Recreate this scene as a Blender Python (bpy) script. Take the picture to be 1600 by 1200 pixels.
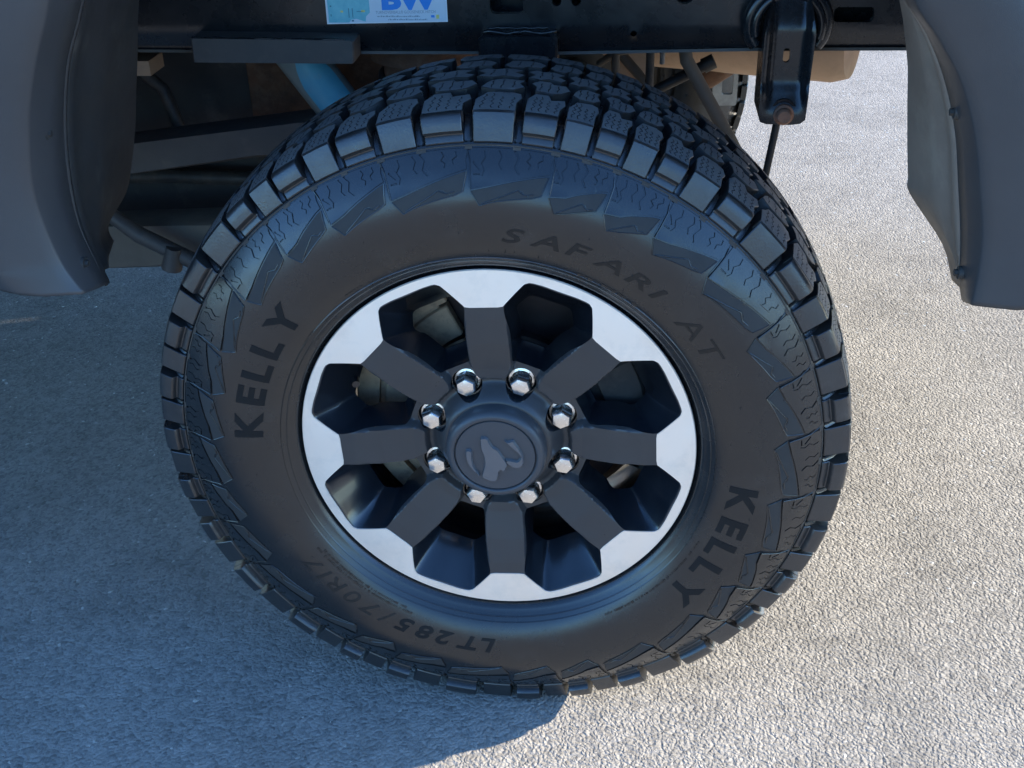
import bpy, bmesh, math, random
from math import sin, cos, radians as R_, pi, atan2, hypot, degrees
from mathutils import Vector, Matrix
from mathutils.geometry import delaunay_2d_cdt
random.seed(7)
S = bpy.context.scene
COL = S.collection
for o in list(bpy.data.objects): bpy.data.objects.remove(o)

# ------------------------------------------------------------------ camera, sky, sun, exposure
WZ = 0.405                                   # height of the wheel centre
def cam_axes(yaw, pitch, roll):
    f = Vector((sin(yaw)*cos(pitch), cos(yaw)*cos(pitch), sin(pitch)))
    r = Vector((cos(yaw), -sin(yaw), 0)); u = r.cross(f)
    return r*cos(roll)+u*sin(roll), -r*sin(roll)+u*cos(roll), f
cd = bpy.data.cameras.new('camera'); cam = bpy.data.objects.new('camera', cd); COL.objects.link(cam)
r_, u_, f_ = cam_axes(-0.1166251, -0.53170332, -0.02845707)
cam.matrix_world = Matrix(((r_.x, u_.x, -f_.x, 0.14935602), (r_.y, u_.y, -f_.y, -1.09911387),
                           (r_.z, u_.z, -f_.z, 0.74103012+WZ), (0, 0, 0, 1)))
cd.sensor_width = 36; cd.lens = 1782.017/1600*36; cd.clip_start = .02; cd.clip_end = 900
cd.dof.use_dof = False
S.camera = cam

SUN_EL = R_(21.0); SUN_AZ = R_(16.0)       # direction towards the sun, from +x
w = bpy.data.worlds.new('World'); S.world = w; w.use_nodes = True
nt = w.node_tree; nt.nodes.clear()
sky = nt.nodes.new('ShaderNodeTexSky'); sky.sky_type = 'NISHITA'; sky.sun_disc = False
sky.sun_elevation = SUN_EL; sky.sun_rotation = pi/2-SUN_AZ
sky.air_density = 1.0; sky.dust_density = 0.5; sky.ozone_density = 4.0
bg = nt.nodes.new('ShaderNodeBackground'); bg.inputs[1].default_value = 0.145
wo = nt.nodes.new('ShaderNodeOutputWorld')
wb = nt.nodes.new('ShaderNodeMix'); wb.data_type = 'RGBA'; wb.blend_type = 'MULTIPLY'; wb.inputs[0].default_value = 1
wb.inputs[7].default_value = (.72, .98, 1.22, 1)                 # tints the sky light alone, so shade turns bluer than sunlit asphalt
nt.links.new(sky.outputs[0], wb.inputs[6]); nt.links.new(wb.outputs[2], bg.inputs[0]); nt.links.new(bg.outputs[0], wo.inputs[0])
sd = bpy.data.lights.new('sun', 'SUN'); sd.energy = 5.0; sd.angle = R_(.5); sd.color = (1, .875, .69)
so = bpy.data.objects.new('sun', sd); COL.objects.link(so)
so.rotation_euler = Vector((cos(SUN_EL)*cos(SUN_AZ), cos(SUN_EL)*sin(SUN_AZ), sin(SUN_EL))).to_track_quat('Z', 'Y').to_euler()
S.view_settings.view_transform = 'Standard'; S.view_settings.look = 'None'
S.view_settings.exposure = 1.85; S.view_settings.gamma = 1
S.render.engine = 'CYCLES'
S.cycles.max_bounces = 8; S.cycles.diffuse_bounces = 4; S.cycles.glossy_bounces = 4

# ------------------------------------------------------------------ materials
def mat(name, col, rough=.5, metal=0.0, spec=.5, coat=0.0, coat_r=.1):
    m = bpy.data.materials.new(name); m.use_nodes = True
    b = m.node_tree.nodes['Principled BSDF']
    b.inputs['Base Color'].default_value = (*col, 1); b.inputs['Roughness'].default_value = rough
    b.inputs['Metallic'].default_value = metal; b.inputs['Specular IOR Level'].default_value = spec
    b.inputs['Coat Weight'].default_value = coat; b.inputs['Coat Roughness'].default_value = coat_r
    return m
class NT:
    def __init__(s, m): s.m = m; s.t = m.node_tree; s.b = s.t.nodes['Principled BSDF']; s.co = s.t.nodes.new('ShaderNodeTexCoord').outputs['Object']
    def n(s, typ, **k):
        x = s.t.nodes.new(typ)
        for a, v in k.items():
            if a.startswith('i_'):
                key = a[2:]
                key = int(key) if key.isdigit() else key.replace('_', ' ')
                x.inputs[key].default_value = v
            else: setattr(x, a, v)
        return x
    def l(s, a, b): s.t.links.new(a, b)
    def noise(s, scale, detail=4, rough=.55, co=None):
        x = s.n('ShaderNodeTexNoise', i_Scale=scale, i_Detail=detail, i_Roughness=rough); s.l(co or s.co, x.inputs['Vector']); return x.outputs['Fac']
    def ramp(s, fac, stops):
        x = s.n('ShaderNodeValToRGB'); s.l(fac, x.inputs[0]); e = x.color_ramp.elements
        while len(e) < len(stops): e.new(.5)
        for k, (p, c) in enumerate(stops): e[k].position = p; e[k].color = (*c, 1) if isinstance(c, tuple) else (c, c, c, 1)
        return x.outputs[0]
    def mix(s, f, a, b, mode='MIX'):
        x = s.n('ShaderNodeMix', data_type='RGBA', blend_type=mode)
        for q, v in ((0, f), (6, a), (7, b)):
            if hasattr(v, 'is_linked') or hasattr(v, 'links'): s.l(v, x.inputs[q])
            else: x.inputs[q].default_value = v if q == 0 else (*v, 1)
        return x.outputs[2]
    def math(s, op, a, b):
        x = s.n('ShaderNodeMath', operation=op)
        for q, v in ((0, a), (1, b)):
            if hasattr(v, 'links'): s.l(v, x.inputs[q])
            else: x.inputs[q].default_value = v
        return x.outputs[0]
    def bump(s, h, strength, dist, prev=None):
        x = s.n('ShaderNodeBump', i_Strength=strength, i_Distance=dist); s.l(h, x.inputs['Height'])
        if prev: s.l(prev, x.inputs['Normal'])
        return x.outputs[0]

def worn(name, c0, c1, rough=(.4, .6), scale=14, metal=0.0, bump=.0, bscale=300, coat=0, spec=.5, dirt=None, dirt_amt=.5):
    """a surface with blotchy colour and roughness, optional dust and fine relief"""
    m = mat(name, c0, rough[0], metal, spec, coat); n = NT(m)
    a = n.noise(scale, 6, .65)
    f = n.ramp(a, [(.35, 0.0), (.68, 1.0)])
    c = n.mix(f, c0, c1)
    if dirt:
        d = n.noise(scale*2.3, 8, .7); df = n.ramp(d, [(.62-.25*dirt_amt, 0.0), (.85, 1.0)])
        c = n.mix(df, c, dirt)
    n.l(c, n.b.inputs['Base Color'])
    rr = n.n('ShaderNodeMapRange'); n.l(n.noise(scale*3, 5), rr.inputs[0]); rr.inputs[1].default_value = .3; rr.inputs[2].default_value = .7
    rr.inputs[3].default_value = rough[0]; rr.inputs[4].default_value = rough[1]; n.l(rr.outputs[0], n.b.inputs['Roughness'])
    if bump: n.l(n.bump(n.noise(bscale, 4), bump, .001), n.b.inputs['Normal'])
    return m
M = {}
M['rubber'] = worn('tyre rubber', (.0100, .0100, .0105), (.0140, .0138, .0135), (.20, .31), 9, bump=.10, bscale=900, dirt=(.026, .025, .024), dirt_amt=.25, spec=.72)
M['tread'] = worn('tread rubber', (.015, .015, .016), (.023, .022, .021), (.26, .40), 16, bump=.25, bscale=420, dirt=(.05, .046, .042), dirt_amt=.25, spec=.85)
M['tread_top'] = worn('dusty tread face rubber', (.105, .106, .108), (.135, .132, .126), (.42, .6), 18, bump=.4, bscale=380, dirt=(.11, .105, .095), dirt_amt=.3, spec=.6)
M['matte_panel'] = worn('matte moulded panel rubber', (.030, .029, .028), (.038, .036, .034), (.55, .68), 20, spec=.3)
M['letter'] = worn('raised letter rubber', (.006, .006, .0065), (.009, .009, .009), (.5, .65), 20, spec=.25)
M['letter_faint'] = worn('faint letter rubber', (.006, .006, .006), (.008, .008, .008), (.38, .5), 20, spec=.45)
M['nub'] = worn('dusty moulding rib', (.085, .062, .045), (.05, .04, .032), (.7, .85), 40)
M['paint'] = worn('satin black wheel paint', (.038, .036, .036), (.045, .043, .042), (.27, .40), 12, bump=.04, bscale=900, dirt=(.045, .040, .035), dirt_amt=.15)
M['gloss'] = worn('gloss black pocket paint', (.008, .010, .013), (.010, .012, .016), (.14, .26), 14, dirt=(.04, .034, .028), dirt_amt=.12, coat=.3)
M['cap'] = worn('satin cap plastic', (.048, .049, .053), (.054, .055, .059), (.34, .44), 25)
M['emblem'] = worn('polished emblem plastic', (.085, .086, .092), (.095, .096, .10), (.12, .2), 25, spec=.9)
M['chrome'] = worn('chrome lug nut', (.95, .93, .90), (.86, .84, .80), (.16, .30), 60, metal=1, bump=.15, bscale=260)
M['frame'] = worn('black frame paint', (.011, .012, .014), (.016, .017, .019), (.20, .36), 9, bump=.25, bscale=60, dirt=(.030, .029, .028), dirt_amt=.35)
M['bracket'] = worn('glossy black bracket', (.010, .011, .013), (.014, .015, .017), (.18, .34), 12, bump=.2, bscale=70, dirt=(.035, .032, .03), dirt_amt=.3)
M['flare'] = worn('grained grey-black flare plastic', (.042, .041, .042), (.054, .052, .052), (.36, .46), 5, bump=.18, bscale=1100, spec=.5)
M['liner'] = worn('dusty bounce-lit wheelhouse plastic', (.150, .115, .088), (.21, .165, .125), (.55, .75), 7, bump=.2, bscale=120, dirt=(.25, .215, .165), dirt_amt=.55)  # rear half: dust, with warm ground bounce painted into the colour
M['liner_dark'] = worn('dark wheelhouse plastic', (.02, .02, .021), (.035, .033, .030), (.5, .7), 7, bump=.2, bscale=120, dirt=(.10, .09, .075), dirt_amt=.2)  # liner copy with front arch shade painted in; fuel tank shares it
M['bolt'] = worn('rusty bolt', (.34, .15, .085), (.20, .10, .06), (.6, .8), 60, bump=.4, bscale=300, dirt=(.4, .26, .18), dirt_amt=.4)
M['rust'] = worn('rusted steel', (.16, .075, .038), (.07, .042, .028), (.7, .9), 22, bump=.6, bscale=160, dirt=(.22, .14, .09), dirt_amt=.5)
M['tan'] = worn('dust covered steel', (.58, .39, .26), (.46, .32, .215), (.6, .85), 9, bump=.2, bscale=140, dirt=(.38, .27, .18), dirt_amt=.4)
M['clay'] = worn('tan brake steel', (.52, .35, .21), (.36, .24, .15), (.5, .7), 24, metal=.1, bump=.8, bscale=90, dirt=(.08, .065, .05), dirt_amt=.5)
M['under'] = worn('grimy chassis steel', (.018, .018, .019), (.04, .036, .031), (.5, .7), 12, bump=.4, bscale=110, dirt=(.10, .078, .058), dirt_amt=.5)
M['arm'] = worn('dull grey suspension arm', (.052, .048, .047), (.07, .063, .058), (.5, .65), 10, bump=.3, bscale=130, dirt=(.12, .10, .08), dirt_amt=.3)
M['dusty_tube'] = worn('dusty brown tube', (.10, .085, .068), (.14, .115, .09), (.5, .7), 12, bump=.3, bscale=160)
M['blue'] = worn('faded blue shock paint', (.06, .34, .50), (.10, .40, .52), (.35, .5), 18, dirt=(.20, .34, .38), dirt_amt=.3)
M['dust_grey'] = worn('grey dusty tube', (.20, .24, .23), (.26, .27, .24), (.55, .7), 20)
M['disc'] = worn('rust filmed brake iron', (.055, .035, .030), (.032, .026, .026), (.35, .55), 14, metal=.3, bump=.3, bscale=120)
M['white_grey'] = worn('pale grey metal', (.42, .41, .39), (.24, .23, .22), (.35, .5), 30)
M['red'] = mat('red cable', (.55, .03, .03), .4)
M['body'] = worn('dark grey body paint', (.06, .062, .07), (.065, .067, .074), (.2, .25), 4, coat=.6)
M['dark'] = mat('dark bed underside', (.02, .02, .02), .7)
M['st_white'] = mat('sticker pale blue vinyl', (.62, .74, .84), .4)
M['st_edge'] = mat('sticker white border', (.80, .85, .88), .4)
M['st_teal'] = worn('sticker printed teal', (.13, .50, .60), (.22, .62, .68), (.4, .42), 60)
M['st_dark'] = mat('sticker printed dark teal', (.05, .22, .30), .4)
M['st_blue'] = mat('sticker blue ink', (.01, .26, .80), .4)
M['st_grey'] = mat('sticker grey ink', (.22, .33, .42), .4)
M['st_yellow'] = mat('sticker yellow ink', (.75, .72, .25), .4)

# machined aluminium: fine circular turning marks
m = mat('machined aluminium', (.90, .895, .88), .34, 1.0); n = NT(m); M['machined'] = m; m.node_tree.nodes['Principled BSDF'].inputs['Metallic'].default_value = .8
sx = n.n('ShaderNodeSeparateXYZ'); n.l(n.co, sx.inputs[0])
rad = n.math('SQRT', n.math('ADD', n.math('MULTIPLY', sx.outputs[0], sx.outputs[0]), n.math('MULTIPLY', sx.outputs[2], sx.outputs[2])), 0)
rv = n.n('ShaderNodeCombineXYZ'); n.l(rad, rv.inputs[0])
turn = n.noise(2600, 2, .5, rv.outputs[0])
n.l(n.bump(turn, .10, .0004), n.b.inputs['Normal'])
st = n.ramp(n.noise(26, 6, .7), [(.50, (1.0, .92, .82)), (.85, (.80, .765, .70))]); n.l(st, n.b.inputs['Base Color'])
rr = n.ramp(n.noise(14, 5), [(.3, .42), (.7, .54)]); n.l(rr, n.b.inputs['Roughness'])

# asphalt
m = mat('weathered asphalt', (.24, .235, .225), .85, 0, .12); n = NT(m); M['asphalt'] = m
big = n.noise(1.1, 5, .6); mid = n.noise(38, 6, .65); fine = n.noise(520, 4, .65)
vor = n.n('ShaderNodeTexVoronoi', i_Scale=215.0); vor.feature = 'SMOOTH_F1'; vor.inputs['Smoothness'].default_value = .35
wn = n.n('ShaderNodeTexNoise', i_Scale=60.0, i_Detail=3.0); n.l(n.co, wn.inputs['Vector'])
warp = n.n('ShaderNodeMix', data_type='VECTOR'); warp.inputs[0].default_value = .012
n.l(n.co, warp.inputs[4]); n.l(wn.outputs['Color'], warp.inputs[5]); n.l(warp.outputs[1], vor.inputs['Vector'])
vorc = n.n('ShaderNodeTexVoronoi', i_Scale=215.0); n.l(warp.outputs[1], vorc.inputs['Vector'])
base = n.ramp(big, [(.3, (.245, .236, .220)), (.7, (.295, .284, .265))])
stone = n.ramp(vorc.outputs['Color'], [(.0, (.52, .52, .53)), (.5, (.99, .98, .96)), (.92, (1.18, 1.16, 1.13)), (1., (2.2, 2.15, 2.0))])
c = n.mix(.8, base, stone, 'MULTIPLY')
pit = n.ramp(fine, [(.30, .55), (.52, 1.0)]); c = n.mix(.7, c, pit, 'MULTIPLY')
pit2 = n.ramp(mid, [(.30, .86), (.6, 1.06)]); c = n.mix(1.0, c, pit2, 'MULTIPLY')
st_ = n.ramp(n.noise(4.5, 9, .75), [(.36, .84), (.50, 1.0), (.66, 1.07)]); c = n.mix(1.0, c, st_, 'MULTIPLY')
spots = n.ramp(n.noise(22, 6, .75), [(.69, 1.0), (.73, .62)]); c = n.mix(1.0, c, spots, 'MULTIPLY')
n.l(c, n.b.inputs['Base Color'])
gl = n.ramp(vorc.outputs['Color'], [(.90, .10), (.94, .9)]); n.l(gl, n.b.inputs['Specular IOR Level'])
gr_ = n.ramp(vorc.outputs['Color'], [(.90, .85), (.94, .28)]); n.l(gr_, n.b.inputs['Roughness'])
hh = n.math('MULTIPLY', vor.outputs['Distance'], -1.0)
b1 = n.bump(n.noise(120, 5, .6), .75, .0024); b2 = n.bump(hh, .75, .0025, b1); b3 = n.bump(fine, .55, .0010, b2)
n.l(b3, n.b.inputs['Normal'])

# ------------------------------------------------------------------ mesh helpers
class MB:
    def __init__(s): s.v = []; s.f = []; s.m = []; s.k = 0
    def add(s, vs, fs):
        o = len(s.v); s.v += [tuple(x) for x in vs]; s.f += [tuple(o+i for i in f) for f in fs]; s.m += [s.k]*len(fs)
    def mat(s, k): s.k = k; return s
    def build(s, name, mats, parent=None, smooth=35, fix=True):
        me = bpy.data.meshes.new(name); me.from_pydata(s.v, [], s.f)
        if not isinstance(mats, (list, tuple)): mats = [mats]
        for x in mats: me.materials.append(x)
        for p, k in zip(me.polygons, s.m): p.material_index = k
        if fix:
            b = bmesh.new(); b.from_mesh(me); bmesh.ops.remove_doubles(b, verts=b.verts, dist=1e-6)
            bmesh.ops.recalc_face_normals(b, faces=b.faces); b.to_mesh(me); b.free()
        if smooth:
            me.shade_smooth(); me.set_sharp_from_angle(angle=R_(smooth))
        o = bpy.data.objects.new(name, me); COL.objects.link(o)
        if parent: o.parent = parent
        return o
    def box(s, a, b):
        x0, y0, z0 = a; x1, y1, z1 = b
        s.add([(x0,y0,z0),(x1,y0,z0),(x1,y1,z0),(x0,y1,z0),(x0,y0,z1),(x1,y0,z1),(x1,y1,z1),(x0,y1,z1)],
              [(0,3,2,1),(4,5,6,7),(0,1,5,4),(1,2,6,5),(2,3,7,6),(3,0,4,7)])
    def tube(s, pts, rads, n=16, cap=True):
        pts = [Vector(p) for p in pts]
        if not isinstance(rads, (list, tuple)): rads = [rads]*len(pts)
        vs, fs = [], []; up = None
        for i, p in enumerate(pts):
            d = (pts[min(i+1, len(pts)-1)]-pts[max(i-1, 0)]).normalized()
            if up is None:
                up = d.cross(Vector((0, 0, 1)))
                if up.length < .1: up = d.cross(Vector((1, 0, 0)))
            up = (up-d*up.dot(d)).normalized(); q = d.cross(up)
            for k in range(n):
                a = 2*pi*k/n; vs.append(p+(up*cos(a)+q*sin(a))*rads[i])
        for i in range(len(pts)-1):
            for k in range(n):
                a, b = i*n+k, i*n+(k+1) % n; fs.append((a, b, b+n, a+n))
        if cap: fs.append(tuple(range(n))[::-1]); fs.append(tuple(range((len(pts)-1)*n, len(pts)*n)))
        s.add(vs, fs)
    def lathe(s, prof, n=96, a0=0., a1=360., cx=0., cz=0.):
        """prof: (r, y) about the wheel axis"""
        full = abs(a1-a0-360) < 1e-6; m = n if full else n+1; vs = []; fs = []
        for i in range(m):
            a = R_(a0+(a1-a0)*i/n)
            for r, y in prof: vs.append((cx+r*cos(a), y, cz+r*sin(a)))
        L = len(prof)
        for i in range(n):
            j = (i+1) % m
            for k in range(L-1): fs.append((i*L+k, j*L+k, j*L+k+1, i*L+k+1))
        s.add(vs, fs)
    def prism(s, poly, y0, y1, bev=0.0):
        """poly in (x, z), from y0 (front) to y1 (back), front edge bevelled"""
        n_ = len(poly); cx = sum(p[0] for p in poly)/n_; cz = sum(p[1] for p in poly)/n_
        rings = []
        if bev:
            def ins(p):
                d = hypot(p[0]-cx, p[1]-cz) or 1; k = max(0, 1-bev*1.2/d); return (cx+(p[0]-cx)*k, cz+(p[1]-cz)*k)
            rings.append([(*ins(p), y0) for p in poly]); rings.append([(*p, y0+bev) for p in poly])
        else: rings.append([(*p, y0) for p in poly])
        rings.append([(*p, y1) for p in poly])
        vs = [(x, y, z) for r in rings for (x, z, y) in r]; fs = [tuple(range(n_))]
        for k in range(len(rings)-1):
            for i in range(n_): fs.append((k*n_+i, k*n_+(i+1) % n_, (k+1)*n_+(i+1) % n_, (k+1)*n_+i))
        fs.append(tuple(range((len(rings)-1)*n_, len(rings)*n_))[::-1])
        s.add(vs, fs)
def inside(p, poly):
    x, y = p; c = False; j = len(poly)-1
    for i in range(len(poly)):
        xi, yi = poly[i]; xj, yj = poly[j]
        if (yi > y) != (yj > y) and x < (xj-xi)*(y-yi)/(yj-yi)+xi: c = not c
        j = i
    return c
def dens(poly, step):
    out = []
    for i, p in enumerate(poly):
        q = poly[(i+1) % len(poly)]; k = max(1, int(math.ceil(hypot(q[0]-p[0], q[1]-p[1])/step)))
        out += [(p[0]+(q[0]-p[0])*t/k, p[1]+(q[1]-p[1])*t/k) for t in range(k)]
    return out
def region(mb, outline, holes, step, top, bot=None, holebot=None, extra_step=None, bottom_face=False, mtop=None, mside=None):
    """a sheet with outline and holes in a 2-D parameter plane, mapped by top(a,b); walls go down to bot(a,b)"""
    loops = [dens(outline, step)]+[dens(h, step) for h in holes]
    vs = []; es = []
    for L in loops:
        o = len(vs); vs += L; es += [(o+i, o+(i+1) % len(L)) for i in range(len(L))]
    g = extra_step or step
    x0 = min(p[0] for p in loops[0]); x1 = max(p[0] for p in loops[0]); y0 = min(p[1] for p in loops[0]); y1 = max(p[1] for p in loops[0])
    if (x1-x0) > g*1.2 and (y1-y0) > g*1.2:
        nx = int((x1-x0)/g)+1; ny = int((y1-y0)/g)+1
        for i in range(1, nx+1):
            for j in range(1, ny+1):
                p = (x0+(x1-x0)*(i-.5+(.25 if j % 2 else -.25))/nx, y0+(y1-y0)*(j-.5)/ny)
                vs.append(p)
    V, E, F, ov, oe, of = delaunay_2d_cdt([Vector(p) for p in vs], es, [], 0, 1e-7)
    keep = []
    for f in F:
        c = (sum(V[i].x for i in f)/len(f), sum(V[i].y for i in f)/len(f))
        if inside(c, loops[0]) and not any(inside(c, h) for h in loops[1:]): keep.append(f)
    mp = {}; vv = []
    for f in keep:
        for i in f:
            if i not in mp: mp[i] = len(vv); vv.append(top(V[i].x, V[i].y))
    if mtop is not None: mb.mat(mtop)
    mb.add(vv, [tuple(mp[i] for i in f) for f in keep])
    if bottom_face:
        mb.add([bot(V[i].x, V[i].y) for i in mp], [tuple(mp[i] for i in f)[::-1] for f in keep])
    if mside is not None: mb.mat(mside)
    for li, L in enumerate(loops):
        fb = bot if li == 0 else (holebot or bot)
        if fb is None: continue
        n_ = len(L); w_ = [top(*p) for p in L]+[fb(*p) for p in L]
        mb.add(w_, [(i, (i+1) % n_, n_+(i+1) % n_, n_+i) for i in range(n_)])
def chaikin(P, k=1, q=.25):
    for _ in range(k):
        P = [x for i, p in enumerate(P) for x in ((p[0]*(1-q)+P[(i+1) % len(P)][0]*q, p[1]*(1-q)+P[(i+1) % len(P)][1]*q),
                                                  (p[0]*q+P[(i+1) % len(P)][0]*(1-q), p[1]*q+P[(i+1) % len(P)][1]*(1-q)))]
    return P
def interp(tab, x):
    if x <= tab[0][0]: return tab[0][1]
    for (a, b), (c, d) in zip(tab, tab[1:]):
        if x <= c: return b+(d-b)*(x-a)/(c-a)
    return tab[-1][1]
def smooth(a, b, x):
    t = max(0, min(1, (x-a)/(b-a))); return t*t*(3-2*t)

# ------------------------------------------------------------------ the ground
mb = MB()
xs = [-400, -60, -12, -3, 3, 12, 60, 400]
g = [[(x, y, 0.0) for x in xs] for y in xs]
mb.add([p for r in g for p in r], [(j*8+i, j*8+i+1, (j+1)*8+i+1, (j+1)*8+i) for j in range(7) for i in range(7)])
gr = mb.build('ground', M['asphalt'], smooth=0, fix=False); gr['kind'] = 'structure'

# ------------------------------------------------------------------ the truck
truck = bpy.data.objects.new('pickup_truck', None); COL.objects.link(truck); truck.location = (0, 0, 0)
truck['label'] = 'pickup truck with black frame, dark fender flare and chunky all-terrain tyre parked on the asphalt'
truck['category'] = 'pickup truck'
wheel = bpy.data.objects.new('wheel', None); COL.objects.link(wheel); wheel.parent = truck; wheel.location = (0, 0, WZ)
wheel['label'] = 'near wheel with black spokes and machined silver rim'

# ---- tyre
SW = [(.2325,.0065),(.2355,.0015),(.2375,-.0035),(.240,-.0050),(.2435,-.0075),(.250,-.0140),(.258,-.0190),(.268,-.0238),(.280,-.0272),(.292,-.0293),(.304,-.0303),
      (.314,-.0300),(.322,-.0288),(.330,-.0267),(.338,-.0240),(.346,-.0203),(.354,-.0155),(.361,-.0108),(.367,-.0065),(.3705,-.0038),(.3725,-.0016),(.3755,.0020),(.380,.0065),(.386,.0125)]
def prof(R): return interp(SW, R)
YC = .112
def crown(y): return .4105-.0085*abs((y-YC)/.108)**2.4
def base_r(y): return .3970-.0035*abs((y-YC)/.1)**3
def P3(R, deg, y):
    a = R_(deg); z = R*sin(a); x = R*cos(a)
    if z+WZ < .0012:                      # contact patch flattened on the asphalt
        z = .0012-WZ
    return (x, y, z)
lowp = [(.386,.0125),(.3915,.020),(.3940,.030),(.3958,.05),(.3968,.08),(.397,.112)]
outer = [(.214,.013),(.224,.011)]+SW+lowp[1:]
inner = [(r, 2*YC-y) for r, y in outer[:-1]][::-1]
full = outer+inner
GR = [177.12,171.82,166.23,161.31,155.78,150.0,142.92,135.22,129.81,124.92,119.08,113.28,106.78,100.03,92.45,84.84,78.75,73.73,68.78,63.89,58.97,53.24,46.68,39.07,31.42,25.89,20.08,13.35,7.84,0.94]
seq = [7.0,7.4,6.4,5.3,5.0,5.0,5.6,6.6,7.5,7.6,6.0,5.2,4.9,5.0,5.7,6.9,7.6,6.5,5.4,5.0,4.9,5.6,6.5,7.4,7.5,6.2,5.2,5.0,5.0,5.6]
tot = .94+360-177.12; k_ = tot/sum(seq+[5.5]); a = .94
for q in seq: a -= q*k_; GR.append(a)
GR.append(177.12-360)
NP = len(GR)-1                                           # 60 pitches, even
def build_carcass(mb, n=540):
    vs = []; fs = []
    for i in range(n):
        for r, y in full: vs.append(P3(r, 360*i/n, y))
    L = len(full)
    for i in range(n):
        j = (i+1) % n
        for k in range(L-1): fs.append((i*L+k, j*L+k, j*L+k+1, i*L+k+1))
    mb.add(vs, fs)
tyre_mb = MB(); build_carcass(tyre_mb)

def zzslit(a0, b0, a1, b1, n_, amp, wd):
    """a thin zigzag slit from (a0,b0) to (a1,b1)"""
    dx, dy = a1-a0, b1-b0; L = hypot(dx, dy); nx, ny = -dy/L, dx/L; A = []; B = []
    for i in range(n_+1):
        t = i/n_; o = amp*(0 if i in (0, n_) else (1 if i % 2 else -1))
        x, y = a0+dx*t, b0+dy*t
        A.append((x+nx*(o+wd/2), y+ny*(o+wd/2))); B.append((x+nx*(o-wd/2), y+ny*(o-wd/2)))
    return A+B[::-1]
# sidewall armour zones, recessed panels, small ribs. parameter plane: a = arc length at R .34 (m), b = R
RA_ = .34
def to_a(deg): return -R_(deg)*RA_
def swp(off, surf=prof):
    def f(a, b): return P3(b, degrees(-a/RA_), surf(b)+off)
    return f
def zone_y(R): return min(-.0292+.60*(R-.331), prof(R)-.0013)
def pane_y(R): return prof(R)-.0006
zmb = tyre_mb
for i in range(0, NP, 2):
    hi, mid_, lo = GR[i], GR[i+1], GR[i+2]
    # zone: from hi to lo (degrees falling, clockwise)
    ol = [(to_a(hi-.35), .3675), (to_a(hi-.35), .3316), (to_a(hi-3.2), .3345), (to_a((hi+lo)/2), .3400), (to_a(lo+1.4), .3484), (to_a(lo+.30), .3500), (to_a(lo+.45), .358), (to_a(lo+.05), .3675)]
    ol = ol[::-1]
    w_ = .0012; sp = hi-lo
    H = [zzslit(to_a(hi-sp*.19), .3650, to_a(hi-sp*.17), .3440, 4, .0017, w_),
         zzslit(to_a(hi-sp*.36), .3655, to_a(hi-sp*.40), .3500, 3, .0021, w_),
         zzslit(to_a(mid_+.25), .3660, to_a(mid_-.75), .3470, 3, .0026, w_*1.7),
         zzslit(to_a(hi-sp*.70), .3655, to_a(hi-sp*.72), .3520, 4, .0019, w_),
         zzslit(to_a(hi-sp*.86), .3650, to_a(hi-sp*.83), .3545, 3, .0018, w_),
         zzslit(to_a(hi-sp*.06), .3560, to_a(hi-sp*.14), .3490, 1, 0, w_*1.4),
         zzslit(to_a(hi-sp*.06), .3452, to_a(hi-sp*.145), .3452, 1, 0, w_*1.2)]
    region(zmb, ol, H, .0045, swp(0, zone_y), swp(.0035), swp(.0022), extra_step=.006)
    # flat panel with a little mountain-shaped ridge
    pl = [(to_a(hi-.25), .3296), (to_a(hi-1.75), .3150), (to_a(lo+2.6), .3260), (to_a(lo+1.1), .3295), (to_a(lo+.35), .3478), (to_a(lo+1.5), .3462), (to_a((hi+lo)/2), .3380), (to_a(hi-3.2), .3325)]
    region(zmb, pl, [zzslit(to_a(hi-sp*.30), .3195, to_a(hi-sp*.62), .3325, 1, 0, .0007), zzslit(to_a(hi-sp*.62), .3318, to_a(hi-sp*.78), .3275, 3, .0012, .0007)],
           .0055, swp(0, pane_y), swp(.001), swp(.0004), extra_step=.008, mtop=2, mside=0)
    # rounded moulding beads round the panel and down the end of the zone
    for line, sf in (([(hi-.25,.3296),(hi-1.75,.3150),(hi-4,.3186),(lo+2.6,.3260),(lo+1.1,.3295),(lo+.35,.3478)], pane_y),
                     ([(hi-2.2,.3170),(hi-sp*.45,.3255),(hi-sp*.62,.3318),(hi-sp*.72,.3280),(hi-sp*.82,.3300)], pane_y),
                     ([(hi-.35,.3318),(hi-.35,.3430),(hi-.30,.3560),(hi+.25,.3665)], zone_y)):
        L2 = []
        for (d0, r0), (d1, r1) in zip(line, line[1:]):
            k2 = max(1, int(math.ceil(hypot(R_(d1-d0)*RA_, r1-r0)/.006)))
            L2 += [(d0+(d1-d0)*t/k2, r0+(r1-r0)*t/k2) for t in range(k2)]
        L2.append(line[-1])
        zmb.tube([P3(q[1], q[0], sf(q[1])-.00005) for q in L2], .00062, 6)
    # raised thin rib between panels (channel edge)
    region(zmb, [(to_a(lo+.02), .3330), (to_a(lo-.06), .3330), (to_a(lo-.02), .352), (to_a(lo+.08), .352)], [], .01, swp(-.0008), swp(.001))
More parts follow.
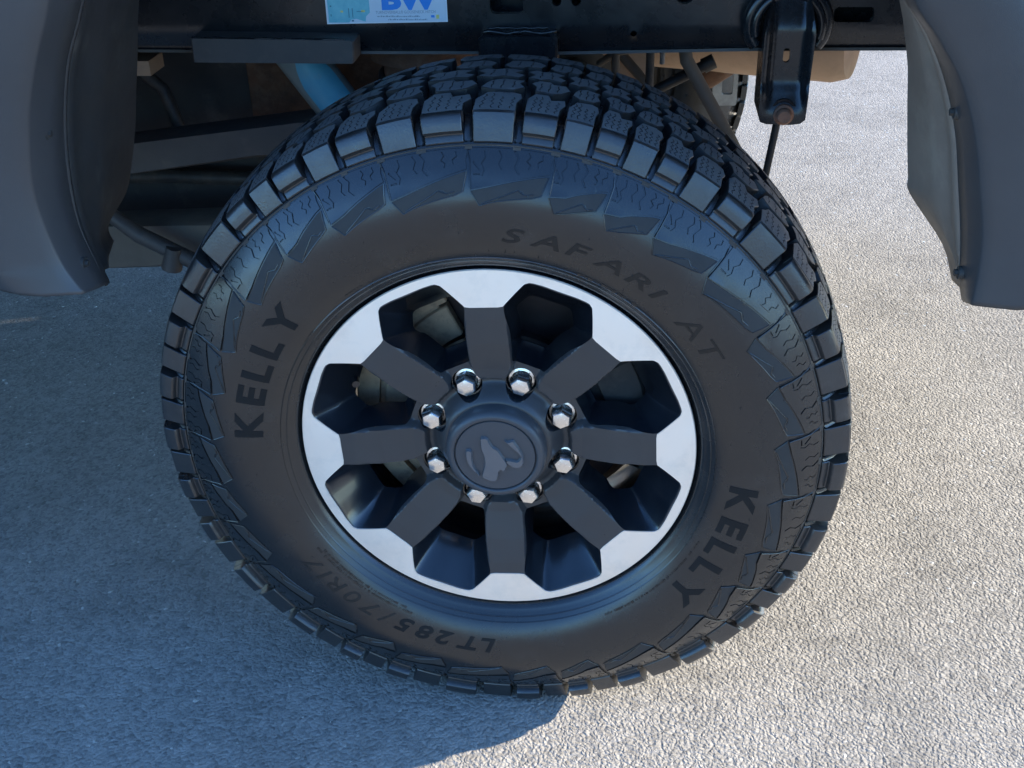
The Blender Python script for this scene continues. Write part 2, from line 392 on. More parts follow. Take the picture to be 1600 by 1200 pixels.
# moulding line and nubs
zmb.mat(1)
n = 360
for i in range(n):
    d0, d1 = i*360/n, (i+1)*360/n
    zmb.add([P3(.3690, d0, prof(.3690)-.0003), P3(.3690, d1, prof(.3690)-.0003), P3(.3699, d1, prof(.3699)-.0008), P3(.3699, d0, prof(.3699)-.0008)], [(0, 1, 2, 3)])
    zmb.add([P3(.3699, d0, prof(.3699)-.0008), P3(.3699, d1, prof(.3699)-.0008), P3(.3704, d1, prof(.3704)), P3(.3704, d0, prof(.3704))], [(0, 1, 2, 3)])
for gdeg in GR[:-1]:
    ww = random.uniform(.55, .85)
    zmb.add([P3(.3668, gdeg-ww, prof(.3668)-.0015), P3(.3668, gdeg+ww, prof(.3668)-.0015), P3(.3691, gdeg+ww, prof(.3691)-.0010), P3(.3691, gdeg-ww, prof(.3691)-.0010)], [(0, 1, 2, 3)])
# bead rings and tiny unreadable moulded marks near the rim
zmb.mat(0)
for rr0 in (.2465, .2520):
    pr_ = [(rr0-.0009, prof(rr0)+.0003), (rr0, prof(rr0)-.0008), (rr0+.0009, prof(rr0+.0009)+.0003)]
    zmb.lathe(pr_, 360)
for a0, a1, r0 in ((245, 212, .2640), (243, 214, .2600), (336, 300, .2610), (122, 128, .2560), (146, 141, .2520), (68, 52, .2540)):
    d = a0; stp = -.42 if a1 < a0 else .42
    while (d-a1)*stp < 0:
        if random.random() < .78:
            h = .0011+random.random()*.0008; wd = random.choice((.08, .12, .2))
            yy = prof(r0)-.00045
            zmb.add([P3(r0-h, d-wd, yy), P3(r0-h, d+wd, yy), P3(r0+h, d+wd, prof(r0+h)-.00045), P3(r0+h, d-wd, prof(r0+h)-.00045)], [(0, 1, 2, 3)])
        d += stp*random.uniform(.8, 1.3)
# inboard shoulder lugs and lower hidden tread are joined to the tyre further down
# scuffs and scratches
zmb.mat(1)
for R0, d0, R1, d1 in ((.3165,43.6,.3215,33.2),(.3225,43.0,.3440,38.4),(.330,42.2,.336,40.2),(.3375,38.4,.3420,37.2),(.340,38.8,.339,37.4),(.300,96.6,.3035,95.6),(.3035,95.6,.2995,95.0),(.351,36.0,.354,33.6),(.262,203,.266,202.2),(.275,214,.2765,213)):
    pv = None
    for q in range(7):
        t = q/6; R2 = R0+(R1-R0)*t; dd = d0+(d1-d0)*t; wd = .00030*(1-abs(t-.5))
        y_ = (zone_y(R2) if R2 > .334 else prof(R2))-.0004
        cur = (P3(R2-wd, dd, y_), P3(R2+wd, dd, y_))
        if pv: zmb.add([pv[0], pv[1], cur[1], cur[0]], [(0, 1, 2, 3)])
        pv = cur
zmb.mat(0)
# vent hairs
for _ in range(46):
    d = random.uniform(0, 360); r0 = random.choice((.262, .276, .285, .3, .332, .356)); L_ = random.uniform(.0015, .004)
    p = Vector(P3(r0, d, prof(r0)+.0002)); q = p+Vector((random.uniform(-.4, .4), -1, random.uniform(-.6, .2))).normalized()*L_
    zmb.tube([p, q], [.00035, .0002], 5)

SIPES = True
def crown_pt(off):
    def f(a, b): return P3(crown(b)+off, degrees(-a/.41), b)
    return f
def base_pt(a, b): return P3(base_r(b)-.002, degrees(-a/.41), b)
def jit(P, s=.0004): return [(x+random.uniform(-s, s), y+random.uniform(-s, s)) for x, y in P]
def block(mb, i, row, sipes=True):
    hi, lo = GR[i], GR[i+1]; A0 = -R_(hi)*.41; A1 = -R_(lo)*.41; Lp = A1-A0
    X = lambda t: A0+Lp*t
    odd = i % 2
    if row == 1:
        P = [(.10,.0062),(.90,.0062),(.90,.021),(1.02,.031),(.97,.043),(.66,.039),(.58,.0505),(.26,.0505),(.10,.036)] if odd else \
            [(.10,.0062),(.90,.0062),(.90,.024),(.99,.035),(.93,.046),(.72,.050),(.30,.0475),(.22,.040),(.10,.031)]
        Z = [(.25,.010,.29,.042),(.43,.010,.42,.044),(.61,.010,.60,.036),(.78,.010,.82,.036)]
        amp, nz = .0016, 7
    elif row == 2:
        P = [(.24,.0590),(.66,.0555),(.86,.0600),(1.05,.0715),(.93,.0850),(.62,.0840),(.54,.0900),(.26,.0900),(.10,.0800),(.22,.0700)] if odd else \
            [(.14,.0630),(.36,.0560),(.78,.0560),(.98,.0650),(.86,.0760),(.95,.0860),(.50,.0890),(.30,.0830),(.20,.0740)]
        Z = [(.34,.061,.36,.083),(.54,.059,.56,.085),(.74,.061,.76,.082)]; amp, nz = .0010, 4
    elif row == 3:
        P = [(-.02,.0990),(.30,.0945),(.50,.1000),(.80,.0960),(.92,.1050),(.72,.1130),(.86,.1220),(.55,.1290),(.30,.1250),(.12,.1290),(-.06,.1190),(.12,.1090)]
        Z = [(.25,.101,.30,.122),(.56,.103,.52,.124)]; amp, nz = .0010, 4
    elif row == 4:
        P = [(.24+.3,.165),(.66+.3,.1685),(.82+.3,.164),(.98+.3,.153),(.88+.3,.139),(.62+.3,.140),(.54+.3,.134),(.26+.3,.134),(.12+.3,.144),(.20+.3,.154)]
        Z = [(.72,.139,.74,.164),(.98,.142,1.0,.164)]; amp, nz = .0010, 4
    else:
        P = [(.40,.2178),(1.22,.2178),(1.22,.203),(1.32,.193),(1.26,.181),(.96,.185),(.88,.1735),(.56,.1735),(.40,.188)]
        Z = [(.62,.181,.62,.211),(.82,.184,.84,.211),(1.04,.188,1.06,.211)]; amp, nz = .0014, 6
    P = jit([(X(t), y) for t, y in P], .0005)
    ar = sum(P[k][0]*P[(k+1) % len(P)][1]-P[(k+1) % len(P)][0]*P[k][1] for k in range(len(P)))
    H = []
    if sipes:
        for t0, y0, t1, y1 in Z:
            t0 += random.uniform(-.02, .02); H.append(zzslit(X(t0), y0, X(t1), y1, nz, amp, .00100))
    # small chamfer: inset ring
    cx = sum(p[0] for p in P)/len(P); cy = sum(p[1] for p in P)/len(P)
    n_ = len(P); Q = []
    for k in range(n_):
        p0, p1, p2 = Vector(P[k-1]), Vector(P[k]), Vector(P[(k+1) % n_])
        e1 = (p1-p0).normalized(); e2 = (p2-p1).normalized(); s_ = 1 if ar > 0 else -1
        n1 = Vector((-e1.y, e1.x))*s_; n2 = Vector((-e2.y, e2.x))*s_
        b = (n1+n2); b = b/max(.5, b.length_squared/2); Q.append(tuple(p1+b*.0007))
    ct = crown_pt(0); cm = crown_pt(-.0006)
    region(mb, Q, H, .012, ct, None, crown_pt(-.0055), extra_step=.011, mtop=1, mside=0)
    vs = [ct(*q) for q in Q]+[cm(*p) for p in P]+[base_pt(*p) for p in P]
    mb.add(vs, [(k, (k+1) % n_, n_+(k+1) % n_, n_+k) for k in range(n_)]+[(n_+k, n_+(k+1) % n_, 2*n_+(k+1) % n_, 2*n_+k) for k in range(n_)])
    if row == 1:                                    # the shoulder lug that runs down onto the sidewall
        t0, t1 = (.105, .895)
        if not odd:                                   # smooth lug
            sec = [(.3712, -.0012),(.3722,-.0036),(.3735,-.0042),(.380,-.0026),(.388,-.0003),(.3955,.0019),(.4005,.0040),(.4022,.0066),(.4010,.016)]
        else:                                         # stepped lug
            sec = [(.3712, -.0012),(.3722,-.0034),(.3735,-.0038),(.3775,-.0022),(.3795,-.0006),(.3808,-.0008),(.3822,-.0030),(.3838,-.0052),(.3853,-.0060),(.391,-.0048),(.3975,-.0026),(.4008,.0002),(.4024,.0046),(.4010,.016)]
        back = (.378, .020)
        fr = [0, .025, .3, .5, .7, .975, 1]
        n_ = len(sec)+1; vs = []
        for q, t in enumerate(fr):
            ang = hi+(lo-hi)*(t0+(t1-t0)*t)
            sh = .0006 if q in (0, len(fr)-1) else 0
            tap = (.10 if t < .5 else -.10)*0
            for r, y in sec: vs.append(P3(r-sh*.5, ang, y+sh))
            vs.append(P3(back[0], ang, back[1]))
        fs = []
        for q in range(len(fr)-1):
            for k in range(n_-1): fs.append((q*n_+k, q*n_+k+1, (q+1)*n_+k+1, (q+1)*n_+k))
        fs.append(tuple(range(n_))); fs.append(tuple(range((len(fr)-1)*n_, len(fr)*n_))[::-1])
        mb.add(vs, fs)
def groove_floor(mb, gdeg):                        # rounded scoop at the foot of each shoulder groove
    hw = .62
    vs = []; fs = []
    rows = [(.3722, -.0030, .35), (.3732, -.0030, .8), (.3745, -.0022, 1.0), (.379, .0012, 1.0), (.385, .0065, 1.0), (.391, .0150, 1.0)]
    for r, y, k in rows:
        for q, dy in ((-1, -.0008), (-.5, .0008), (0, .0012), (.5, .0008), (1, -.0008)): vs.append(P3(r, gdeg+q*hw*k, y+dy+.0012))
    for j in range(len(rows)-1):
        for k in range(4): fs.append((j*5+k, j*5+k+1, j*5+k+6, j*5+k+5))
    mb.add(vs, fs)
for gdeg in GR[:-1]: groove_floor(tyre_mb, gdeg)
blocks = []; hidden = MB()
for i in range(NP):
    midg = (GR[i]+GR[i+1])/2
    for row in (1, 2, 3, 4, 5):
        vis = row == 1 or (-32 < midg < 212)
        if row >= 4 and not (-5 < midg < 190): vis = False
        if vis: blocks.append((i, row))
        else: block(hidden, i, row, False)
assert len(blocks) < 292, len(blocks)
tyre = tyre_mb.build('tyre', [M['rubber'], M['nub'], M['matte_panel']], wheel, 40, fix=False)
hidden.build('tread_pattern', [M['tread'], M['tread_top']], wheel, 30)['kind'] = 'stuff'
for i, row in blocks:
    b_ = MB(); block(b_, i, row, SIPES and row < 5 or row == 5); b_.build('tread_block', [M['tread'], M['tread_top']], wheel, 32)

# ---- raised lettering
def word(text, deg0, r0, size, mat_, italic=0., sx=1.25, bold=.02, space=1.0, h=.0006, name='raised_lettering', lab=None, sw=None):
    """clockwise reading text, letter tops outward, first letter starting at deg0"""
    mb = MB(); ang = deg0
    for ch in text:
        if ch == ' ': ang -= degrees(size*sx*.5*space/(r0+size*.5)); continue
        cu = bpy.data.curves.new('t', 'FONT'); cu.body = ch; cu.size = size*1.37; cu.offset = bold*size; cu.resolution_u = 3; cu.shear = italic
        ob = bpy.data.objects.new('t', cu); COL.objects.link(ob)
        me = bpy.data.meshes.new_from_object(ob); bpy.data.objects.remove(ob); bpy.data.curves.remove(cu)
        bm = bmesh.new(); bm.from_mesh(me); bpy.data.meshes.remove(me)
        if not bm.verts: bm.free(); continue
        x0 = min(v.co.x for v in bm.verts); x1 = max(v.co.x for v in bm.verts)
        bmesh.ops.remove_doubles(bm, verts=bm.verts, dist=1e-5)
        for ax in (0, 1):
            lo_ = min(v.co[ax] for v in bm.verts); hi_ = max(v.co[ax] for v in bm.verts); k = lo_+.0045
            while k < hi_:
                no = Vector((1, 0, 0)) if ax == 0 else Vector((0, 1, 0))
                bmesh.ops.bisect_plane(bm, geom=bm.verts[:]+bm.edges[:]+bm.faces[:], plane_co=no*k, plane_no=no); k += .0045
        bmesh.ops.triangulate(bm, faces=bm.faces)
        bm.verts.index_update()
        f_top = [tuple(v.index for v in f.verts) for f in bm.faces]
        bd = [(e.verts[0].index, e.verts[1].index) for e in bm.edges if e.is_boundary]
        def mp(co, off):
            rr_ = r0+co.y; dd = ang-degrees((co.x-x0)*sx/(r0+size*.5)); return P3(rr_, dd, prof(rr_)+off)
        T = [mp(v.co, -h) for v in bm.verts]; B = [mp(v.co, .0002) for v in bm.verts]; N_ = len(T)
        mb.add(T+B, f_top+[(a_, b_, b_+N_, a_+N_) for a_, b_ in bd])
        bm.free()
        ang -= degrees(((x1-x0)*sx+size*.28*space)/(r0+size*.5))
    mb.build(name, mat_, wheel, 30)
    return ang
word('KELLY', 175.2, .2715, .031, M['letter'], sx=1.20, bold=.050, space=1.15)
word('KELLY', 355.6, .2715, .031, M['letter'], sx=1.20, bold=.050, space=1.15)
word('SAFARI', 86.5, .2750, .017, M['letter_faint'], italic=.25, sx=1.9, bold=.02, space=1.35, h=.0005)
word('AT', 43.5, .2700, .023, M['letter_faint'], italic=.15, sx=1.5, bold=.0, space=1.0, h=.0004)
a_ = word('LT285', 268.6, .2730, .0195, M['letter'], italic=.25, sx=1.45, bold=.035, space=.95)
word('/70R17', a_, .2730, .0195, M['letter_faint'], italic=.25, sx=1.45, bold=.01, space=.95, h=.0004)

# ------------------------------------------------------------------ rim
T0 = 2.48
def spoke_w(r): return interp([(.084,.010),(.088,.0150),(.095,.0195),(.105,.0228),(.120,.0240),(.145,.0243),(.165,.0228),(.18,.0212),(.190,.0205)], r)
def plat(r): return interp([(.055,.018),(.086,.0165),(.10,.0150),(.137,.0065),(.170,.0018),(.184,.0009),(.187,.0009),(.24,.0009)], r)
def rim_y(x, z):
    r = hypot(x, z); a = (degrees(atan2(z, x))-T0) % 45
    if a > 22.5: a -= 45
    lat = abs(r*sin(R_(a)))
    y = plat(r)
    if r < .18:
        edge = max(smooth(spoke_w(r)-.0008, spoke_w(r)+.0040, lat), smooth(.0875, .0825, r))
        k = smooth(.18, .135, r)
        y = y+(.0265-y)*edge*k
    if r < .0795: y += (.006-.0265)*smooth(.0795, .0600, r)
    return y
def win(front=True):
    h = [(.2172, 0), (.2186, 5), (.2190, 8.4), (.2183, 9.6), (.2158, 10.9), (.2060, 12.8), (.1930, 15.2), (.1858, 15.9), (.175, 15.2), (.160, 13.6), (.145, 12.4), (.130, 11.3), (.118, 10.4), (.1105, 9.7), (.1075, 8.2), (.1065, 4)]
    return h+[(.1065, 0)]+[(r, -a) for r, a in h[1:]][::-1]
WIN = win()
def win_xy(k, back=0.0):
    c = 22.5+45*k+T0; out = []
    for r, a in WIN:
        rb = .1180+(r-.1065)*(.180-.1180)/(.2186-.1065); ab = a*.76
        r2 = r+(rb-r)*back; a2 = a+(ab-a)*back; A = R_(c+a2); out.append((r2*cos(A), r2*sin(A)))
    return out
def circ(r, n_, off=0): return [(r*cos(2*pi*i/n_+off), r*sin(2*pi*i/n_+off)) for i in range(n_)]
rim = MB()
holes = []
for k in range(8):
    holes.append(chaikin(win_xy(k), 1, .22))
    A = R_(22.5+45*k+T0); cx, cz = .08255*cos(A), .08255*sin(A)
    holes.append([(cx+0.0182*cos(t*pi/12), cz+0.0182*sin(t*pi/12)) for t in range(24)])
holes.append(circ(.0560, 48))
def rim_front(x, z): return (x, rim_y(x, z), z)
region(rim, circ(.2306, 180), holes, .0030, rim_front, None, None, extra_step=.0019)
# bevel and lofted walls of each window, pocket walls
rim.mat(1)
for k in range(8):
    F = dens(holes[2*k], .0035); C0 = dens(chaikin(win_xy(k), 1, .22), .0035)
    c = R_(22.5+45*k+T0); ccx, ccz = .16*cos(c), .16*sin(c)
    rings = []
    def inward(p, d):
        v = Vector((p[0]-ccx, p[1]-ccz)); L_ = v.length; v = v*(1-d/L_); return (ccx+v.x, ccz+v.y)
    bk = dens(chaikin(win_xy(k, 1.0), 1, .22), 1.0)
    fr0 = chaikin(win_xy(k), 1, .22)
    for t, dy in ((0, 0), (.03, .0012), (.07, .0045), (.55, .026), (1.0, .052)):
        q = chaikin(win_xy(k, t), 1, .22); rings.append([(p[0], min(rim_y(*f)+dy, .058) , p[1]) for p, f in zip(q, fr0)])
    n_ = len(rings[0]); vs = [p for r in rings for p in r]; fs = []
    rings_f = []
    for j in range(len(rings)-1):
        for i in range(n_): fs.append((j*n_+i, j*n_+(i+1) % n_, (j+1)*n_+(i+1) % n_, (j+1)*n_+i))
    rim.add(vs, fs)
    A = c; cx, cz = .08255*cos(A), .08255*sin(A); vs = []
    for t in range(24):
        x, z = cx+0.0182*cos(t*pi/12), cz+0.0182*sin(t*pi/12)
        vs += [(x, rim_y(x, z), z), (cx+(x-cx)*.97, rim_y(x, z)+.001, cz+(z-cz)*.97), (cx+(x-cx)*.93, .047, cz+(z-cz)*.93), (cx, .048, cz)]
    rim.add(vs, [(4*t+q, 4*((t+1) % 24)+q, 4*((t+1) % 24)+q+1, 4*t+q+1) for t in range(24) for q in range(3)])
# lip, flange and barrel
rim.mat(1)
rim.lathe([(.2306, .0009), (.2316, .0022), (.2318, .006), (.2290, .0105), (.222, .0120), (.2215, .02), (.214, .03), (.208, .05), (.207, .224)], 180)
rim.lathe([(.2190, .010), (.203, .052), (.199, .07), (.198, .15), (.205, .200), (.2215, .222), (.2290, .218), (.2318, .224)], 180)
rim.lathe([(.0560, .010), (.0560, .06), (.0, .06)], 48)
rim.lathe([(.1180, .060), (.1150, .075), (.060, .080)], 96)
rim.build('rim', [M['paint'], M['gloss']], wheel, 38, fix=False)
# machined face: outer ring with a flat at every spoke
inner = []
for k in range(8):
    A = 45*k+T0
    pa = [(.1866*cos(R_(A-d)), .1866*sin(R_(A-d))) for d in (6.25, -6.25)]
    inner += [pa[0], pa[1]]
    c = 22.5+45*k+T0; off = .0018
    for r, a in [(.1935+.0004, -14.75), (.2065, -12.3), (.2160+.0012, -10.35), (.2186+.0016, -9.0), (.2189+.0016, -7.8), (.2186+.0016, -5), (.2172+.0020, 0), (.2186+.0016, 5), (.2189+.0016, 7.8), (.2186+.0016, 9.0), (.2160+.0012, 10.35), (.2065, 12.3), (.1935+.0004, 14.75)]:
        A2 = R_(c+a); inner.append((r*cos(A2), r*sin(A2)))
inner = chaikin(inner, 1, .12)
mf = MB()
region(mf, circ(.2301, 180), [inner], .006, lambda x, z: (x, 0.0, z), lambda x, z: (x*1.0042, .0013, z*1.0042), lambda x, z: (x*.9985, .0012, z*.9985), extra_step=.02)
mf.build('machined_face', M['machined'], wheel, 30)

# centre cap and emblem
cp = MB()
cp.lathe([(.0, -.0125), (.030, -.0125), (.0462, -.0122), (.0470, -.0112), (.0474, -.0095), (.0480, -.0095), (.0483, -.0125), (.0500, -.0138), (.0540, -.0130), (.0568, -.0105), (.0586, -.0062), (.0593, .000), (.0594, .008), (.0600, .022), (.0640, .030)], 120)
cp.build('centre_cap', M['cap'], wheel, 50, fix=False)
def capc(px, py): return ((px/8+690-774.7)/1352, -(py/8+640-711)/1165)
def embl(mb, pts, h=.0036, hole=None):
    P = chaikin([capc(*p) for p in pts], 1, .18); n_ = len(P)
    ar = sum(P[k][0]*P[(k+1) % n_][1]-P[(k+1) % n_][0]*P[k][1] for k in range(n_)); s_ = 1 if ar > 0 else -1
    Q = []
    for k in range(n_):
        p0, p1, p2 = Vector(P[k-1]), Vector(P[k]), Vector(P[(k+1) % n_])
        e1 = (p1-p0).normalized(); e2 = (p2-p1).normalized(); b = (Vector((-e1.y, e1.x))+Vector((-e2.y, e2.x)))*s_; b = b/max(1.0, b.length_squared/2)*.5
        Q.append(tuple(p1+b*.0030))
    y0 = -.0127
    region(mb, Q, [], .01, lambda x, z: (x, y0-h, z), None, extra_step=.01)
    vs = [(x, y0-h, z) for x, z in Q]+[(x, y0-.00005, z) for x, z in P]
    mb.add(vs, [(k, (k+1) % n_, n_+(k+1) % n_, n_+k) for k in range(n_)])
em = MB()
embl(em, [(495,320),(592,318),(650,430),(722,468),(800,585),(850,660),(790,765),(735,732),(700,885),(620,893),(560,872),(490,835),(545,660),(535,560),(500,470)])
embl(em, [(305,500),(350,478),(398,505),(392,600),(408,700),(485,822),(470,828),(395,765),(330,680),(303,590)])
embl(em, [(788,350),(850,362),(912,338),(985,440),(1040,545),(1045,650),(985,705),(900,700),(812,640),(800,588),(880,598),(960,612),(1005,560),(960,500),(880,435)])
em.build('emblem', M['emblem'], wheel, 20)

# lug nuts
def nut_mesh():
    mb = MB(); prof_ = [(.0, .0112), (.0060, .0116), (.0105, .0128), (.0122, .0150), (.0132, .0185), (.0133, .0240), (.0133, .0430)]
    vs = []; fs = []
    for i in range(6):
        a = R_(60*i+30)
        for r, y in prof_: vs.append((r*cos(a), y, r*sin(a)))
    L_ = len(prof_)
    for i in range(6):
        j = (i+1) % 6
        for k in range(L_-1): fs.append((i*L_+k, j*L_+k, j*L_+k+1, i*L_+k+1))
    mb.add(vs, fs)
    mb.lathe([(.0125, .0310), (.0152, .0318), (.0160, .0345), (.0160, .046)], 32)
    return mb
nut0 = nut_mesh().build('lug_nut', M['chrome'], wheel, 22)
for k in range(8):
    A = R_(22.5+45*k+T0)
    o = nut0 if k == 0 else nut0.copy()
    if k: COL.objects.link(o); o.parent = wheel
    o.location = (.08255*cos(A), 0, .08255*sin(A)); o.rotation_euler = (0, R_(random.uniform(-28, 28)), 0)

# valve stem
vm = MB(); A = R_(160)
vm.tube([(.197*cos(A), .075, .197*sin(A)), (.185*cos(A), .050, .185*sin(A)), (.180*cos(A), .036, .180*sin(A))], [.006, .0052, .0046], 14)
vm.build('valve_stem', M['gloss'], wheel)

# ------------------------------------------------------------------ brake behind the wheel
br = MB()
br.lathe([(.0, .085), (.085, .085), (.098, .090), (.100, .118), (.165, .118), (.1665, .120), (.1665, .130), (.150, .131), (.150, .140), (.1665, .141), (.1665, .152), (.165, .154), (.09, .154)], 120)
br_o = br.build('brake_disc', M['disc'], truck, 30, fix=False); br_o.location = (0, 0, WZ)
ds = MB(); ds.lathe([(.10, .163), (.178, .160), (.186, .150), (.189, .150), (.186, .166), (.10, .168)], 96, 70, 330)
ds_o = ds.build('dust_shield', M['rust'], truck, 40, fix=False); ds_o.location = (0, 0, WZ)
ca = MB()
for a0, a1, r0, r1, y0, y1 in ((-25, 48, .105, .185, .082, .116), (-25, 48, .172, .192, .082, .175), (-12, 34, .125, .176, .070, .083)):
    poly = [(r1*cos(R_(a)), r1*sin(R_(a))) for a in range(a0, a1+1, 6)]+[(r0*cos(R_(a)), r0*sin(R_(a))) for a in range(a0, a1+1, 6)][::-1]
    ca.prism(poly, y0, y1, .003)
for a in (-16, 40): ca.tube([(.155*cos(R_(a)), .064, .155*sin(R_(a))), (.155*cos(R_(a)), .09, .155*sin(R_(a)))], .010, 6)
ca_o = ca.build('brake_caliper', M['under'], truck, 30); ca_o.location = (0, 0, WZ)
# tan curved slabs over the left half of the brake disc
sl = MB()
for a0, a1, r0, r1, y0, y1 in ((114, 238, .160, .186, .094, .110), (120, 230, .152, .160, .104, .112), (116, 234, .112, .152, .098, .112)):
    poly = [(r1*cos(R_(a)), r1*sin(R_(a))) for a in range(a0, a1+1, 6)]+[(r0*cos(R_(a)), r0*sin(R_(a))) for a in range(a0, a1+1, 6)][::-1]
    sl.prism(poly, y0, y1, .002)
sl_o = sl.build('brake_arcs', M['clay'], truck, 40); sl_o.location = (0, 0, WZ)

# ------------------------------------------------------------------ frame rail and what is welded to it
FY = .400
fr = MB()
def rr(x0, z0, x1, z1, r=.006):
    out = []
    for cx, cz, a0 in ((x1-r, z1-r, 0), (x0+r, z1-r, 90), (x0+r, z0+r, 180), (x1-r, z0+r, 270)):
        out += [(cx+r*cos(R_(a0+t)), cz+r*sin(R_(a0+t))) for t in (0, 30, 60, 90)]
    return out
def disc(x, z, r, n_=14): return [(x+r*cos(2*pi*i/n_), z+r*sin(2*pi*i/n_)) for i in range(n_)]
H = [rr(-.041, .812, .002, .850), disc(.045, .8275, .0062), disc(.070, .8275, .0062), disc(.207, .836, .0125), disc(.144, .787, .0040), rr(.393, .801, .442, .8195, .005)]
def rail_y(x, z): return FY+.010*smooth(.786, .770, z)
region(fr, [(-.86, .7665), (-.3, .7625), (.05, .7625), (.30, .7675), (.60, .7690), (1.16, .7690), (1.16, .955), (-.86, .955)], H, .012,
       lambda x, z: (x, rail_y(x, z), z), None, lambda x, z: (x, FY+.012, z), extra_step=.015)
fr.tube([(1.16, .47, .955), (-.86, .47, .955)], .004, 6)
fr.box((-.86, FY+.006, .951), (1.16, .47, .957)); fr.box((-.86, .464, .77), (1.16, .47, .95))
rail = fr.build('frame_rail', M['frame'], truck, 40)
fl = MB()
pts = [(-.86, .7650), (-.3, .7610), (.05, .7605), (.30, .7655), (.60, .7670), (1.16, .7670)]
for (x0, z0), (x1, z1) in zip(pts, pts[1:]):
    fl.add([(x0, FY+.006, z0+.002), (x1, FY+.006, z1+.002), (x1, FY+.004, z1-.0015), (x0, FY+.004, z0-.0015), (x0, .462, z0-.004), (x1, .462, z1-.004)], [(0, 1, 2, 3), (3, 2, 5, 4)])
fl.build('bottom_flange', M['dusty_tube'], rail, 40)
def bar(name, poly, y0, y1, m, parent=truck, bev=.002, sm=35):
    b = MB(); b.prism(poly, y0, y1, bev); return b.build(name, m, parent, sm)
bar('frame_gusset', [(-.432, .7590), (-.2185, .7575), (-.2160, .7610), (-.2150, .7860), (-.2180, .7880), (-.431, .7905)], .360, .402, M['arm'], rail, .0016)
b_ = MB()
b_.tube([(-.43+.0113*k, .3625+random.uniform(-.0006, .0006), .7905-.00017*k*.8+random.uniform(-.0006, .0006)) for k in range(19)], [.0016+random.uniform(-.0004, .0005) for _ in range(19)], 6)
b_.build('weld_bead', M['bracket'], rail, 60)
bar('bump_stop_bracket', [(-.0525, .720), (.0475, .720), (.0485, .789), (.0440, .7935), (-.0470, .7935), (-.0530, .789)], .361, .402, M['bracket'], rail, .0025)
b_ = MB()
b_.tube([(-.046+.0058*k, .366+random.uniform(-.001, .001), .7965+.0014*sin(k*.9)+random.uniform(-.0008, .0008)) for k in range(17)], [.0022+random.uniform(-.0006, .0008) for _ in range(17)], 7)
b_.tube([(-.040+.0058*k, .372+random.uniform(-.001, .001), .8005+random.uniform(-.0006, .0008)) for k in range(14)], [.0016+random.uniform(-.0004, .0006) for _ in range(14)], 7)
b_.build('weld_bead', M['bracket'], rail, 60)
# shock tower bracket at the right
sb = MB()
poly = [(.3035, .800), (.3035, .7000), (.3060, .6930), (.3130, .6905), (.3270, .6895), (.345, .6895), (.3560, .6910), (.3620, .6960), (.3650, .800), (.358, .838), (.347, .852), (.322, .852), (.311, .838)]
cx_ = .334
def brk_y(x, z):                                   # pressed channel: raised rim, hollow centre
    e = min(x-.3035, .365-x); d = .011*smooth(.003, .014, e)*smooth(.700, .735, z)
    step = .010*smooth(.742, .728, z)
    return .338+d-step*.4+.018*smooth(.80, .852, z)
region(sb, poly, [rr(.3290, .7640, .3370, .7815, .0035)], .006, lambda x, z: (x, brk_y(x, z), z), lambda x, z: (x, .402, z), lambda x, z: (x, brk_y(x, z)+.006, z), extra_step=.004)
sbo = sb.build('shock_bracket', M['bracket'], rail, 45)
cl = MB()
for k in range(25):
    pass
arc = [(.334+.0475*cos(R_(t)), .376, .805+.043*sin(R_(t))) for t in range(-38, 219, 8)]
cl.tube(arc, .0085, 12); cl.build('bracket_collar', M['bracket'], rail, 60)
arc = [(.334+.0405*cos(R_(t)), .366, .803+.040*sin(R_(t))) for t in range(-20, 201, 8)]
cl = MB(); cl.tube(arc, .0060, 12); cl.build('bracket_collar', M['bracket'], rail, 60)
bo = MB(); bo.lathe([(.0, .322), (.0075, .322), (.0098, .3245), (.0102, .327), (.0102, .3305), (.0128, .332), (.0128, .345)], 24, cx=.3345, cz=.7025)
bo.build('bolt', M['bolt'], rail, 35, fix=False)
bo = MB(); bo.lathe([(.0125, .3375), (.0160, .3370), (.0165, .345)], 24, cx=.3345, cz=.7055); bo.build('washer', M['bracket'], rail, 35, fix=False)
sr = MB(); sr.tube([(.3340, .372, .700), (.3300, .374, .66), (.3235, .378, .60), (.300, .385, .45)], [.0050, .0050, .0048, .0048], 12)
sr.build('shock_rod', M['under'], truck)

# sticker on the rail
stk = MB()
def spl(x, z, e=0): return (x, FY-.0012-e, z)
def quad(x0, z0, x1, z1, e): stk.add([spl(x0, z0, e), spl(x1, z0, e), spl(x1, z1, e), spl(x0, z1, e)], [(0, 1, 2, 3)])
X0, X1, Z0, Z1 = -.2570, -.0965, .7995, .8710
def sq(P, e): stk.add([spl(x, z, e) for x, z in P], [tuple(range(len(P)))])
stk.mat(1); sq([(X0, Z0), (X1, Z0+.0028), (X1, Z1), (X0+.001, Z1)], 0)
stk.mat(0); sq([(X0+.0015, Z0+.0015), (X1-.0012, Z0+.0042), (X1-.0012, Z1-.001), (X0+.002, Z1-.001)], .0002)
stk.mat(2); sq([(X0+.0030, Z0+.0022), (X0+.0300, Z0+.0020), (X0+.033, Z0+.0060), (X0+.040, Z0+.0070), (X0+.052, Z0+.0032), (X0+.0530, Z0+.0100), (X0+.0585, Z0+.0150), (X0+.0585, Z1-.003), (X0+.0030, Z1-.003)], .0004)
stk.mat(3)
for x, z, a, b in ((.0060, .0100, .0012, .003), (.030, .0085, .0010, .012), (.035, .0085, .0010, .012), (.006, .0220, .002, .002), (.0335, .0035, .003, .002), (.041, .016, .008, .0008)): quad(X0+x, Z0+z, X0+x+a, Z0+z+b, .0006)
stk.mat(6)
